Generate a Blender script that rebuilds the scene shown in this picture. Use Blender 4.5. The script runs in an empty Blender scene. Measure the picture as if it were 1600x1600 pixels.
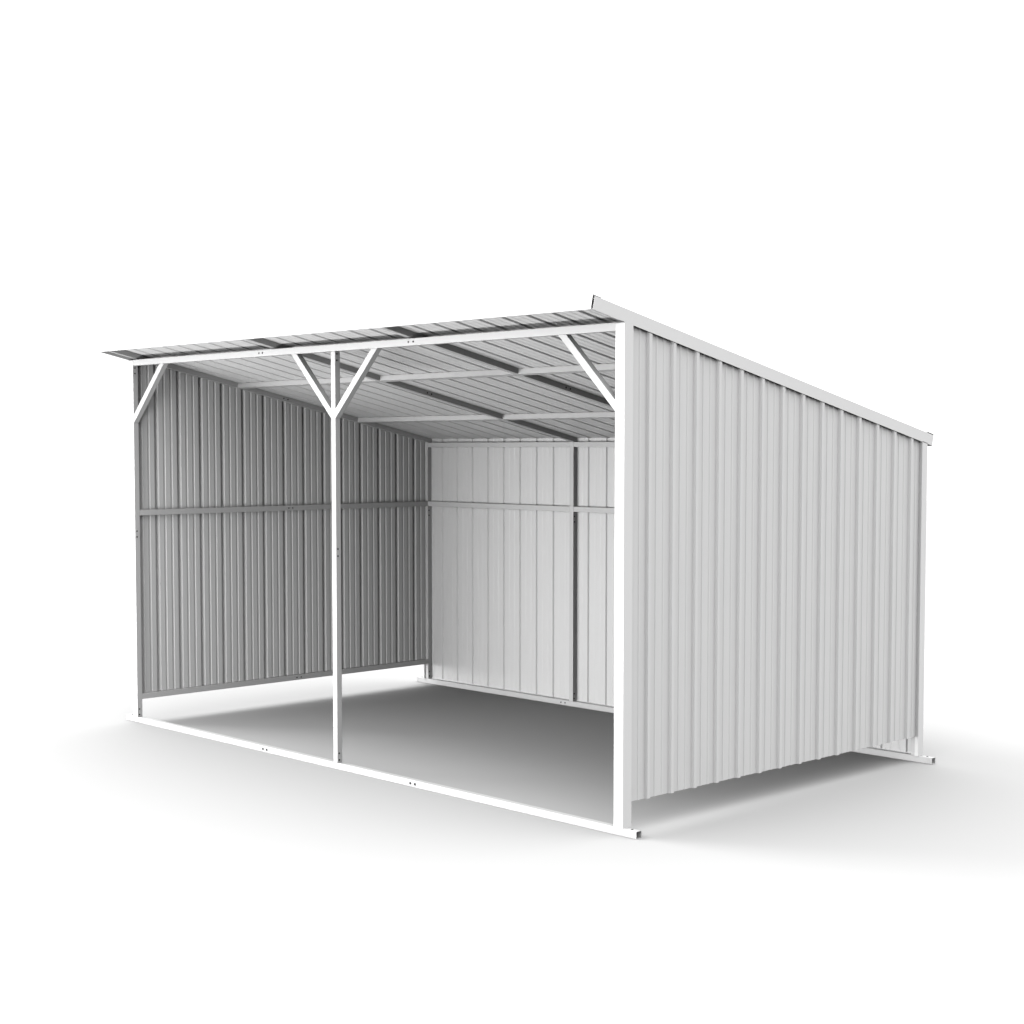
import bpy, bmesh, math
from mathutils import Vector, Matrix

# ------------------------------------------------------------------ scene
scn = bpy.context.scene
C = scn.collection
W = 4.6            # width of the shelter
D = 2.714          # depth of the shelter
S = 0.2135         # roof pitch, drop per metre towards the rear


def clear_nodes(m):
    m.use_nodes = True
    nt = m.node_tree
    nt.nodes.clear()
    return nt


def paint(name, col, rough=0.42, spec=0.4, var=0.03, bump=0.02, scale=6.0):
    """powder coated steel: an even coat with a faint cloudiness and very fine grain"""
    m = bpy.data.materials.new(name)
    nt = clear_nodes(m)
    N, L = nt.nodes, nt.links
    out = N.new('ShaderNodeOutputMaterial')
    b = N.new('ShaderNodeBsdfPrincipled')
    tc = N.new('ShaderNodeTexCoord')
    n1 = N.new('ShaderNodeTexNoise')
    n1.inputs['Scale'].default_value = scale
    n1.inputs['Detail'].default_value = 4
    mr = N.new('ShaderNodeMapRange')
    mr.inputs['To Min'].default_value = 1 - var
    mr.inputs['To Max'].default_value = 1 + var
    mx = N.new('ShaderNodeVectorMath')
    mx.operation = 'SCALE'
    mx.inputs[0].default_value = col
    L.new(tc.outputs['Object'], n1.inputs['Vector'])
    L.new(n1.outputs['Fac'], mr.inputs['Value'])
    L.new(mr.outputs['Result'], mx.inputs['Scale'])
    L.new(mx.outputs['Vector'], b.inputs['Base Color'])
    n2 = N.new('ShaderNodeTexNoise')
    n2.inputs['Scale'].default_value = 260
    n2.inputs['Detail'].default_value = 2
    bp = N.new('ShaderNodeBump')
    bp.inputs['Strength'].default_value = bump
    bp.inputs['Distance'].default_value = 0.002
    L.new(tc.outputs['Object'], n2.inputs['Vector'])
    L.new(n2.outputs['Fac'], bp.inputs['Height'])
    L.new(bp.outputs['Normal'], b.inputs['Normal'])
    b.inputs['Roughness'].default_value = rough
    b.inputs['Specular IOR Level'].default_value = spec
    L.new(b.outputs['BSDF'], out.inputs['Surface'])
    return m


FRAME = paint('white_powder_coat', (0.55, 0.55, 0.55), 0.45, 0.35, 0.012)
PANEL = paint('galvanised_painted_sheet', (0.66, 0.66, 0.66), 0.40, 0.4, 0.02)
ROOF = paint('lightened_roof_sheet', (0.88, 0.88, 0.88), 0.40, 0.4, 0.015)  # colour raised above the walls to stand in for light on the underside
TRIM = paint('white_trim_sheet', (0.70, 0.70, 0.70), 0.45, 0.35, 0.012)
SCREW = paint('dark_screw_steel', (0.03, 0.03, 0.03), 0.5, 0.3, 0.1)
FLOOR = paint('studio_floor', (0.44, 0.44, 0.44), 0.85, 0.1, 0.004, 0.0, 0.5)


# ------------------------------------------------------------------ mesh helpers
def link(name, bm, mat, parent, smooth=False):
    me = bpy.data.meshes.new(name)
    bmesh.ops.recalc_face_normals(bm, faces=bm.faces)
    for f in bm.faces:
        f.smooth = smooth
    bm.to_mesh(me)
    bm.free()
    me.materials.append(mat)
    o = bpy.data.objects.new(name, me)
    C.objects.link(o)
    if parent is not None:
        o.parent = parent
    return o


def add_hexa(bm, v, bevel=0.0):
    """v: 8 points, 0-3 one end loop, 4-7 other end loop"""
    vs = [bm.verts.new(p) for p in v]
    fs = [bm.faces.new([vs[i] for i in q]) for q in
          ((0, 1, 2, 3), (7, 6, 5, 4), (0, 4, 5, 1), (1, 5, 6, 2), (2, 6, 7, 3), (3, 7, 4, 0))]
    if bevel:
        bmesh.ops.recalc_face_normals(bm, faces=fs)
        es = {e for f in fs for e in f.edges}
        bmesh.ops.bevel(bm, geom=list(es), offset=bevel, segments=2, profile=0.6, affect='EDGES')


def box(bm, x0, x1, y0, y1, z0, z1, bevel=0.0025):
    add_hexa(bm, [(x0, y0, z0), (x1, y0, z0), (x1, y1, z0), (x0, y1, z0),
                  (x0, y0, z1), (x1, y0, z1), (x1, y1, z1), (x0, y1, z1)], bevel)


def hollow_tube_x(bm, x0, x1, y0, y1, z0, z1, t=0.0025):
    """square steel tube along X, open at both ends"""
    def loop(x, d):
        return [bm.verts.new(p) for p in ((x, y0 + d, z0 + d), (x, y1 - d, z0 + d), (x, y1 - d, z1 - d), (x, y0 + d, z1 - d))]
    a, b = loop(x0, 0), loop(x1, 0)
    c, d = loop(x0, t), loop(x1, t)
    outer = []
    for i in range(4):
        j = (i + 1) % 4
        bm.faces.new((a[i], a[j], b[j], b[i]))
        bm.faces.new((c[j], c[i], d[i], d[j]))
        bm.faces.new((a[j], a[i], c[i], c[j]))
        bm.faces.new((b[i], b[j], d[j], d[i]))
        outer.append(bm.edges.get((a[i], b[i])))
    bmesh.ops.recalc_face_normals(bm, faces=bm.faces)
    bmesh.ops.bevel(bm, geom=outer, offset=0.003, segments=3, profile=0.5, affect='EDGES')


def screws(parent, spots, axis, r=0.0056):
    """small dark self drilling screw heads; axis = outward normal letter"""
    nrm = {'-y': Vector((0, -1, 0)), '+x': Vector((1, 0, 0)), '+z': Vector((0, 0, 1))}[axis]
    q = Vector((0, 0, 1)).rotation_difference(nrm)
    for p in spots:
        bm = bmesh.new()
        M = Matrix.Translation(Vector(p)) @ q.to_matrix().to_4x4()
        bmesh.ops.create_cone(bm, cap_ends=True, segments=12, radius1=r, radius2=r * 0.92, depth=0.003, matrix=M)
        link('screw', bm, SCREW, parent)


# trapezoid rib profile along u: list of (u, outward height)
def profile(u0, u1, first, pitch, rh=0.0205, mh=0.0046):
    pts = [(u0, 0.0)]

    def rib(c, base, top, h):
        for du, hh in ((-base / 2, 0), (-top / 2, h), (top / 2, h), (base / 2, 0)):
            pts.append((c + du, hh))
    k = math.floor((u0 - first) / pitch) - 1
    while True:
        c = first + k * pitch
        if c > u1 + pitch:
            break
        if c - 0.021 > u0 and c + 0.021 < u1:
            rib(c, 0.036, 0.021, rh)
        for f in (0.345, 0.655):
            cc = c + pitch * f
            if cc - 0.014 > u0 and cc + 0.014 < u1:
                rib(cc, 0.019, 0.010, mh)
        k += 1
    pts.append((u1, 0.0))
    return pts


def sheet(name, pts, base, top, parent, th=0.0009, mat=None):
    """base(u,h), top(u,h) -> end points of each fold line; a thin double skin is folded from them"""
    bm = bmesh.new()
    A = [bm.verts.new(base(u, h)) for u, h in pts]
    B = [bm.verts.new(top(u, h)) for u, h in pts]
    A2 = [bm.verts.new(base(u, h + th)) for u, h in pts]
    B2 = [bm.verts.new(top(u, h + th)) for u, h in pts]
    n = len(pts)
    for i in range(n - 1):
        bm.faces.new((A[i], A[i + 1], B[i + 1], B[i]))
        bm.faces.new((A2[i + 1], A2[i], B2[i], B2[i + 1]))
        bm.faces.new((A[i + 1], A[i], A2[i], A2[i + 1]))
        bm.faces.new((B[i], B[i + 1], B2[i + 1], B2[i]))
    bm.faces.new((A[0], B[0], B2[0], A2[0]))
    bm.faces.new((A[-1], A2[-1], B2[-1], B[-1]))
    return link(name, bm, mat or PANEL, parent)


# ------------------------------------------------------------------ the shelter
shelter = bpy.data.objects.new('livestock_shelter', None)
C.objects.link(shelter)
shelter['label'] = 'open-fronted white metal run-in shelter with ribbed sheet walls and sloping roof'
shelter['category'] = 'shelter'


def RB(y):          # underside of the rafters
    return 2.526 - S * y


def RT(y):          # underside of the roof sheet
    return 2.5625 - S * y


# sills ---------------------------------------------------------------
bm = bmesh.new()
hollow_tube_x(bm, -0.0885, W + 0.0885, 0.0, 0.040, 0.0, 0.039)
front_sill = link('sill', bm, FRAME, shelter)
screws(front_sill, [(x, -0.0012, 0.0195) for x in (1.560, 1.601, 2.990, 3.030)], '-y', 0.0078)
screws(front_sill, [(W + 0.045, 0.020, 0.0402), (-0.045, 0.020, 0.0402)], '+z')
bm = bmesh.new()
hollow_tube_x(bm, -0.0885, W + 0.0885, D - 0.0395, D, 0.0, 0.039)
rear_sill = link('sill', bm, FRAME, shelter)
screws(rear_sill, [(x, D - 0.0395 - 0.0012, 0.0195) for x in (1.562, 1.604, 2.99, 3.03)], '-y')
screws(rear_sill, [(W + 0.045, D - 0.02, 0.0402), (-0.045, D - 0.02, 0.0402)], '+z')

# posts ---------------------------------------------------------------
for x0 in (0.027, W - 0.060):
    bm = bmesh.new()
    box(bm, x0, x0 + 0.033, 0.0015, 0.0385, 0.0395, 2.5085)
    p = link('corner_post', bm, FRAME, shelter)
    if x0 < 1:
        screws(p, [(0.0605, 0.014, z) for z in (0.055, 0.093, 1.293, 1.333, 2.418, 2.456)], '+x')
bm = bmesh.new()
box(bm, 2.280, 2.320, 0.0015, 0.0385, 0.0395, 2.4715)
p = link('center_post', bm, FRAME, shelter)
screws(p, [(2.3205, 0.014, z) for z in (0.055, 0.095, 1.269, 1.311, 2.418, 2.456)], '+x')
yr = D - 0.0425
for x0 in (0.026, 1.647, 2.940, W - 0.058):
    bm = bmesh.new()
    wd = 0.040 if 1 < x0 < 4 else 0.032
    box(bm, x0, x0 + wd, yr, yr + 0.040, 0.0395, 1.9545 if 0.5 < x0 < 4 else 1.9575)
    p = link('rear_post', bm, FRAME, shelter)
    if x0 < 2:
        screws(p, [(x0 + wd + 0.0005, 2.684, z) for z in (0.060, 0.096, 1.366, 1.406)], '+x')

# corner trims: folded angle over each corner ----------------------------------
def angle_trim(sx, y0, y1, front):
    """sx: 0 left / 1 right outer face"""
    bm = bmesh.new()
    t = 0.0018
    xo = 0.0 if sx == 0 else W
    xi = t if sx == 0 else W - t
    zt0, zt1 = (2.511 - S * y0, 2.511 - S * y1) if front else (2.515 - S * y0, 2.515 - S * y1)
    zb = 0.0395
    add_hexa(bm, [(xo, y0, zb), (xi, y0, zb), (xi, y1, zb), (xo, y1, zb),
                  (xo, y0, zt0), (xi, y0, zt0), (xi, y1, zt1), (xo, y1, zt1)])
    if not front:       # front edge folded in against the cladding
        xf = 0.023 if sx == 0 else W - 0.023
        add_hexa(bm, [(xi, y0, zb), (xf, y0, zb), (xf, y0 + t, zb), (xi, y0 + t, zb),
                      (xi, y0, zt0 - 0.004), (xf, y0, zt0 - 0.004), (xf, y0 + t, zt0 - 0.004), (xi, y0 + t, zt0 - 0.004)])
    if front:
        xe = 0.060 if sx == 0 else W - 0.060
        add_hexa(bm, [(xi, y0, zb), (xe, y0, zb), (xe, y0 + t, zb), (xi, y0 + t, zb),
                      (xi, y0, zt0 - 0.003), (xe, y0, zt0 - 0.003), (xe, y0 + t, zt0 - 0.003), (xi, y0 + t, zt0 - 0.003)])
    return link('corner_trim', bm, TRIM, shelter)


for sx in (0, 1):
    angle_trim(sx, -0.0006, 0.063, True)
    angle_trim(sx, D - 0.053, D + 0.003, False)

# head beams ----------------------------------------------------------------
bm = bmesh.new()
box(bm, 0.0605, W - 0.0605, 0.0005, 0.0395, 2.472, 2.5115)
hd = link('head_beam', bm, FRAME, shelter)
screws(hd, [(x, -0.0008, 2.4925) for x in (1.555, 1.593, 2.987, 3.028)], '-y')
for x0, x1 in ((0.0585, 1.6465), (1.6875, 2.9395), (2.9805, W - 0.0585)):
    bm = bmesh.new()
    box(bm, x0, x1, yr + 0.0005, yr + 0.0395, 1.914, 1.9515)
    link('head_beam', bm, FRAME, shelter)

# girts ------------------------------------------------------------------------
def rail_y(name, x0, z0, z1, sc, y0=0.0390, y1=yr - 0.0005):
    bm = bmesh.new()
    box(bm, x0, x0 + 0.032, y0, y1, z0, z1)
    g = link(name, bm, FRAME, shelter)
    if sc:
        screws(g, [(x0 + 0.0325, y, (z0 + z1) / 2) for y in sc], '+x')


rail_y('girt', 0.027, 1.440, 1.479, (1.300, 1.336))
rail_y('girt', W - 0.059, 1.440, 1.479, None)
rail_y('bottom_rail', 0.027, 0.160, 0.199, (1.362, 1.402))
rail_y('bottom_rail', W - 0.059, 0.160, 0.199, None)
for x0, x1 in ((0.0585, 1.6465), (1.6875, 2.9395), (2.9805, W - 0.0585)):
    bm = bmesh.new()
    box(bm, x0, x1, yr + 0.0005, yr + 0.0395, 1.440, 1.479)
    link('girt', bm, FRAME, shelter)

# knee braces --------------------------------------------------------------------
def brace(xp, s, zt=2.4715, run=0.391):
    """xp: post face, s: +1 leans right, -1 leans left; 45 degrees"""
    w = 0.055
    y0, y1 = 0.0012, 0.0388
    ax, bx, cx, dx = xp, xp + s * run, xp + s * (run - w), xp
    za, zb, zc, zd = zt - run, zt, zt, zt - run + w
    q = [(ax, za), (bx, zb), (cx, zc), (dx, zd)]
    bm = bmesh.new()
    add_hexa(bm, [(a, y0, b) for a, b in q] + [(a, y1, b) for a, b in q], 0.0015)
    link('knee_brace', bm, FRAME, shelter)


brace(0.0605, 1)
brace(2.2795, -1)
brace(2.3205, 1)
brace(W - 0.0605, -1)

# rafters ---------------------------------------------------------------------------
YF, YB = -0.216, 2.752
for x0 in (0.027, 1.647, 2.940, W - 0.060):
    bm = bmesh.new()
    x1 = x0 + (0.040 if 1 < x0 < 4 else 0.033)
    n = Vector((0, S, 1)).normalized() * 0.0352
    q = []
    for y in (YF, YB):
        z = RB(y)
        q += [(x0, y, z), (x1, y, z), (x1, y + n.y, z + n.z), (x0, y + n.y, z + n.z)]
    add_hexa(bm, q, 0.002)
    r = link('rafter', bm, FRAME, shelter)
    if x0 < 4:
        screws(r, [(x1 + 0.0006, y, RB(y) + 0.018) for y in (1.262, 1.299)], '+x')

# purlins -------------------------------------------------------------------------------
for yp in (0.853, 1.955):
    for x0, x1 in ((0.0605, 1.6465), (1.6875, 2.9395), (2.9805, W - 0.0605)):
        bm = bmesh.new()
        n = Vector((0, S, 1)).normalized() * 0.0345
        d = Vector((0, 1, -S)).normalized() * 0.040
        z = RB(yp)
        q = []
        for x in (x0, x1):
            a = Vector((x, yp, z))
            q += [a, a + d, a + d + n, a + n]
        add_hexa(bm, q, 0.0015)
        link('purlin', bm, FRAME, shelter)

# corrugated sheets ----------------------------------------------------------------------
ZB = 0.158
for left in (True, False):
    ys = profile(0.041, D - 0.012, 0.198, 0.1815, 0.0205 if left else 0.0165, 0.0036)
    def f(u, h, left=left):
        return (0.0250 - h) if left else (W - 0.0215 + h)
    sheet('side_wall', ys,
          lambda u, h: (f(u, h), u, ZB),
          lambda u, h: (f(u, h), u, RT(u) - 0.001), shelter)
xs = profile(0.022, W - 0.022, 0.196, 0.1793, 0.0095, 0.0014)
sheet('rear_wall', xs,
      lambda u, h: (u, D + 0.0005 + h, 0.042),
      lambda u, h: (u, D + 0.0005 + h, RT(D + h) - 0.001), shelter)
xr = profile(0.004, W - 0.004, 0.183, 0.1815, 0.0130, 0.0022)
sheet('roof', xr,
      lambda u, h: (u, YF, RT(YF) + h * 1.022),
      lambda u, h: (u, YB, RT(YB) + h * 1.022), shelter, mat=ROOF)

# edge trims of the roof ---------------------------------------------------------------------
def TB(y):
    return 2.511 - S * y


HT = 0.0635
# gable trims: plate with a flange over the roof edge
for sx in (0, 1):
    bm = bmesh.new()
    t = 0.0016
    xo, xi, xe = (0.0, t, 0.030) if sx == 0 else (W, W - t, W - 0.030)
    y0, y1 = -0.2235, 2.770
    dy = S * HT
    q = []
    for x in (xo, xi):
        q += [(x, y0, TB(y0)), (x, y1, TB(y1)), (x, y1 + dy, TB(y1) + HT), (x, y0 + dy, TB(y0) + HT)]
    add_hexa(bm, q)
    q = []
    for z in (0.0, -t):
        q += [(xi, y0 + dy, TB(y0) + HT + z), (xe, y0 + dy, TB(y0) + HT + z),
              (xe, y1 + dy, TB(y1) + HT + z), (xi, y1 + dy, TB(y1) + HT + z)]
    add_hexa(bm, q)
    link('gable_trim', bm, TRIM, shelter)


def eave_trim(name, yb, out, x0, x1, lift=0.0):
    """plate square to the roof slope with a top flange and a small bottom return"""
    bm = bmesh.new()
    u = Vector((0, S, 1)).normalized()
    d = Vector((0, 1, -S)).normalized() * (-out)      # towards the roof
    h = 0.0625 + lift
    t = 0.0016
    a = Vector((0, yb, TB(yb) - 0.001))

    def plate(p, e1, e2, n):
        q = []
        for x in (x0, x1):
            X = Vector((x, 0, 0))
            q += [X + p, X + p + e1, X + p + e1 + n, X + p + n]
        add_hexa(bm, q)
    plate(a, u * h, None, d * t)
    plate(a + d * t + u * (h - t), u * t, None, d * 0.060)
    plate(a + d * t, u * t, None, d * 0.010)
    link(name, bm, TRIM, shelter)


eave_trim('fascia', -0.2320, -1, 0.0, W - 0.0075, 0.0100)
eave_trim('fascia', 2.7745, 1, 0.0, W - 0.0035, 0.0110)

# ------------------------------------------------------------------ ground
bm = bmesh.new()
box(bm, -43, 47, -44, 46, -0.05, 0.0, 0)
g = link('ground', bm, FLOOR, None)
g['kind'] = 'structure'

# ------------------------------------------------------------------ light
LW = (1.12, 1.97, 1.5, 0.0, 0.0, 0.2, 0.15, 48000, 130, 275, 330)   # LIGHTS
w = bpy.data.worlds.new('World')
scn.world = w
nt = clear_nodes(w)
N, L = nt.nodes, nt.links
out = N.new('ShaderNodeOutputWorld')
bg = N.new('ShaderNodeBackground')
tc = N.new('ShaderNodeTexCoord')
nrm = N.new('ShaderNodeVectorMath')
nrm.operation = 'NORMALIZE'
L.new(tc.outputs['Generated'], nrm.inputs[0])


def lobe(vec, amp, power):
    v = Vector(vec).normalized()
    dt = N.new('ShaderNodeVectorMath'); dt.operation = 'DOT_PRODUCT'
    dt.inputs[1].default_value = v
    L.new(nrm.outputs['Vector'], dt.inputs[0])
    m1 = N.new('ShaderNodeMath'); m1.operation = 'MULTIPLY_ADD'
    m1.inputs[1].default_value = 0.5; m1.inputs[2].default_value = 0.5; m1.use_clamp = True
    L.new(dt.outputs['Value'], m1.inputs[0])
    m2 = N.new('ShaderNodeMath'); m2.operation = 'POWER'
    m2.inputs[1].default_value = power
    L.new(m1.outputs[0], m2.inputs[0])
    m3 = N.new('ShaderNodeMath'); m3.operation = 'MULTIPLY'
    m3.inputs[1].default_value = amp
    L.new(m2.outputs[0], m3.inputs[0])
    return m3.outputs[0]


# studio surround: bright lobes of the cyclorama around a dimmer base
LOBES = [((0, 0, 1), LW[1], 4.0),
         ((-0.20, -0.97, 0.12), LW[2], 12.0),
         ((-0.25, -0.60, 0.75), LW[3], 10.0),
         ((-0.80, -0.55, 0.25), LW[4], 10.0),
         ((-0.75, 0.65, 0.05), LW[5], 4.0),
         ((1.0, 0.10, 0.25), LW[6], 8.0)]
acc = None
for v, a, p in LOBES:
    s = lobe(v, a, p)
    ad = N.new('ShaderNodeMath'); ad.operation = 'ADD'
    L.new(s, ad.inputs[0])
    if acc is None:
        ad.inputs[1].default_value = LW[0]
    else:
        L.new(acc, ad.inputs[1])
    acc = ad.outputs[0]
L.new(acc, bg.inputs['Strength'])
bg.inputs['Color'].default_value = (1, 1, 1, 1)
L.new(bg.outputs[0], out.inputs['Surface'])


def lamp(name, loc, tgt, sx, sy, energy):
    ld = bpy.data.lights.new(name, 'AREA')
    ld.shape = 'RECTANGLE'
    ld.size, ld.size_y = sx, sy
    ld.energy = energy
    lo = bpy.data.objects.new(name, ld)
    C.objects.link(lo)
    lo.location = loc
    lo.rotation_euler = (Vector(tgt) - Vector(loc)).to_track_quat('-Z', 'Y').to_euler()


# key: very large soft box far away, high on the left and a little in front
az, el, dist = math.radians(22), math.radians(48), 100.0
tgt = Vector((2.0, 1.2, 0.0))
lamp('key_softbox', tgt + Vector((-math.cos(az) * math.cos(el), -math.sin(az) * math.cos(el), math.sin(el))) * dist,
     tgt, 34, 34, LW[7])
# added fill lamps near the floor, out of view, standing in for bounce light
lamp('added_floor_fill', (-0.9, -3.6, 0.26), (-0.4, -2.1, 2.9), 4.0, 0.8, LW[8])
lamp('added_floor_fill', (3.1, -4.6, 0.26), (3.0, -3.1, 2.9), 4.0, 0.8, LW[9])
lamp('added_tilted_fill', (-1.6, -8.5, 0.42), (0.2, -3.5, 3.2), 4.0, 1.0, LW[10])  # added unseen fill for the roof underside and rear wall

# ------------------------------------------------------------------ camera
cd = bpy.data.cameras.new('Camera')
cd.sensor_width = 36
cd.lens = 2490.477 / 1600 * 36
cd.shift_y = 46.819 / 1600
cd.clip_end = 2000
cam = bpy.data.objects.new('Camera', cd)
C.objects.link(cam)
cam.location = (9.79337, -5.74988, 1.89858)
cam.rotation_euler = (math.radians(90) - 0.0581184, 0, 0.8047832)
scn.camera = cam

scn.view_settings.view_transform = 'Standard'
scn.view_settings.look = 'None'
scn.view_settings.exposure = 0
scn.view_settings.gamma = 1
scn.cycles.use_denoising = True
scn.cycles.max_bounces = 8
scn.cycles.diffuse_bounces = 0
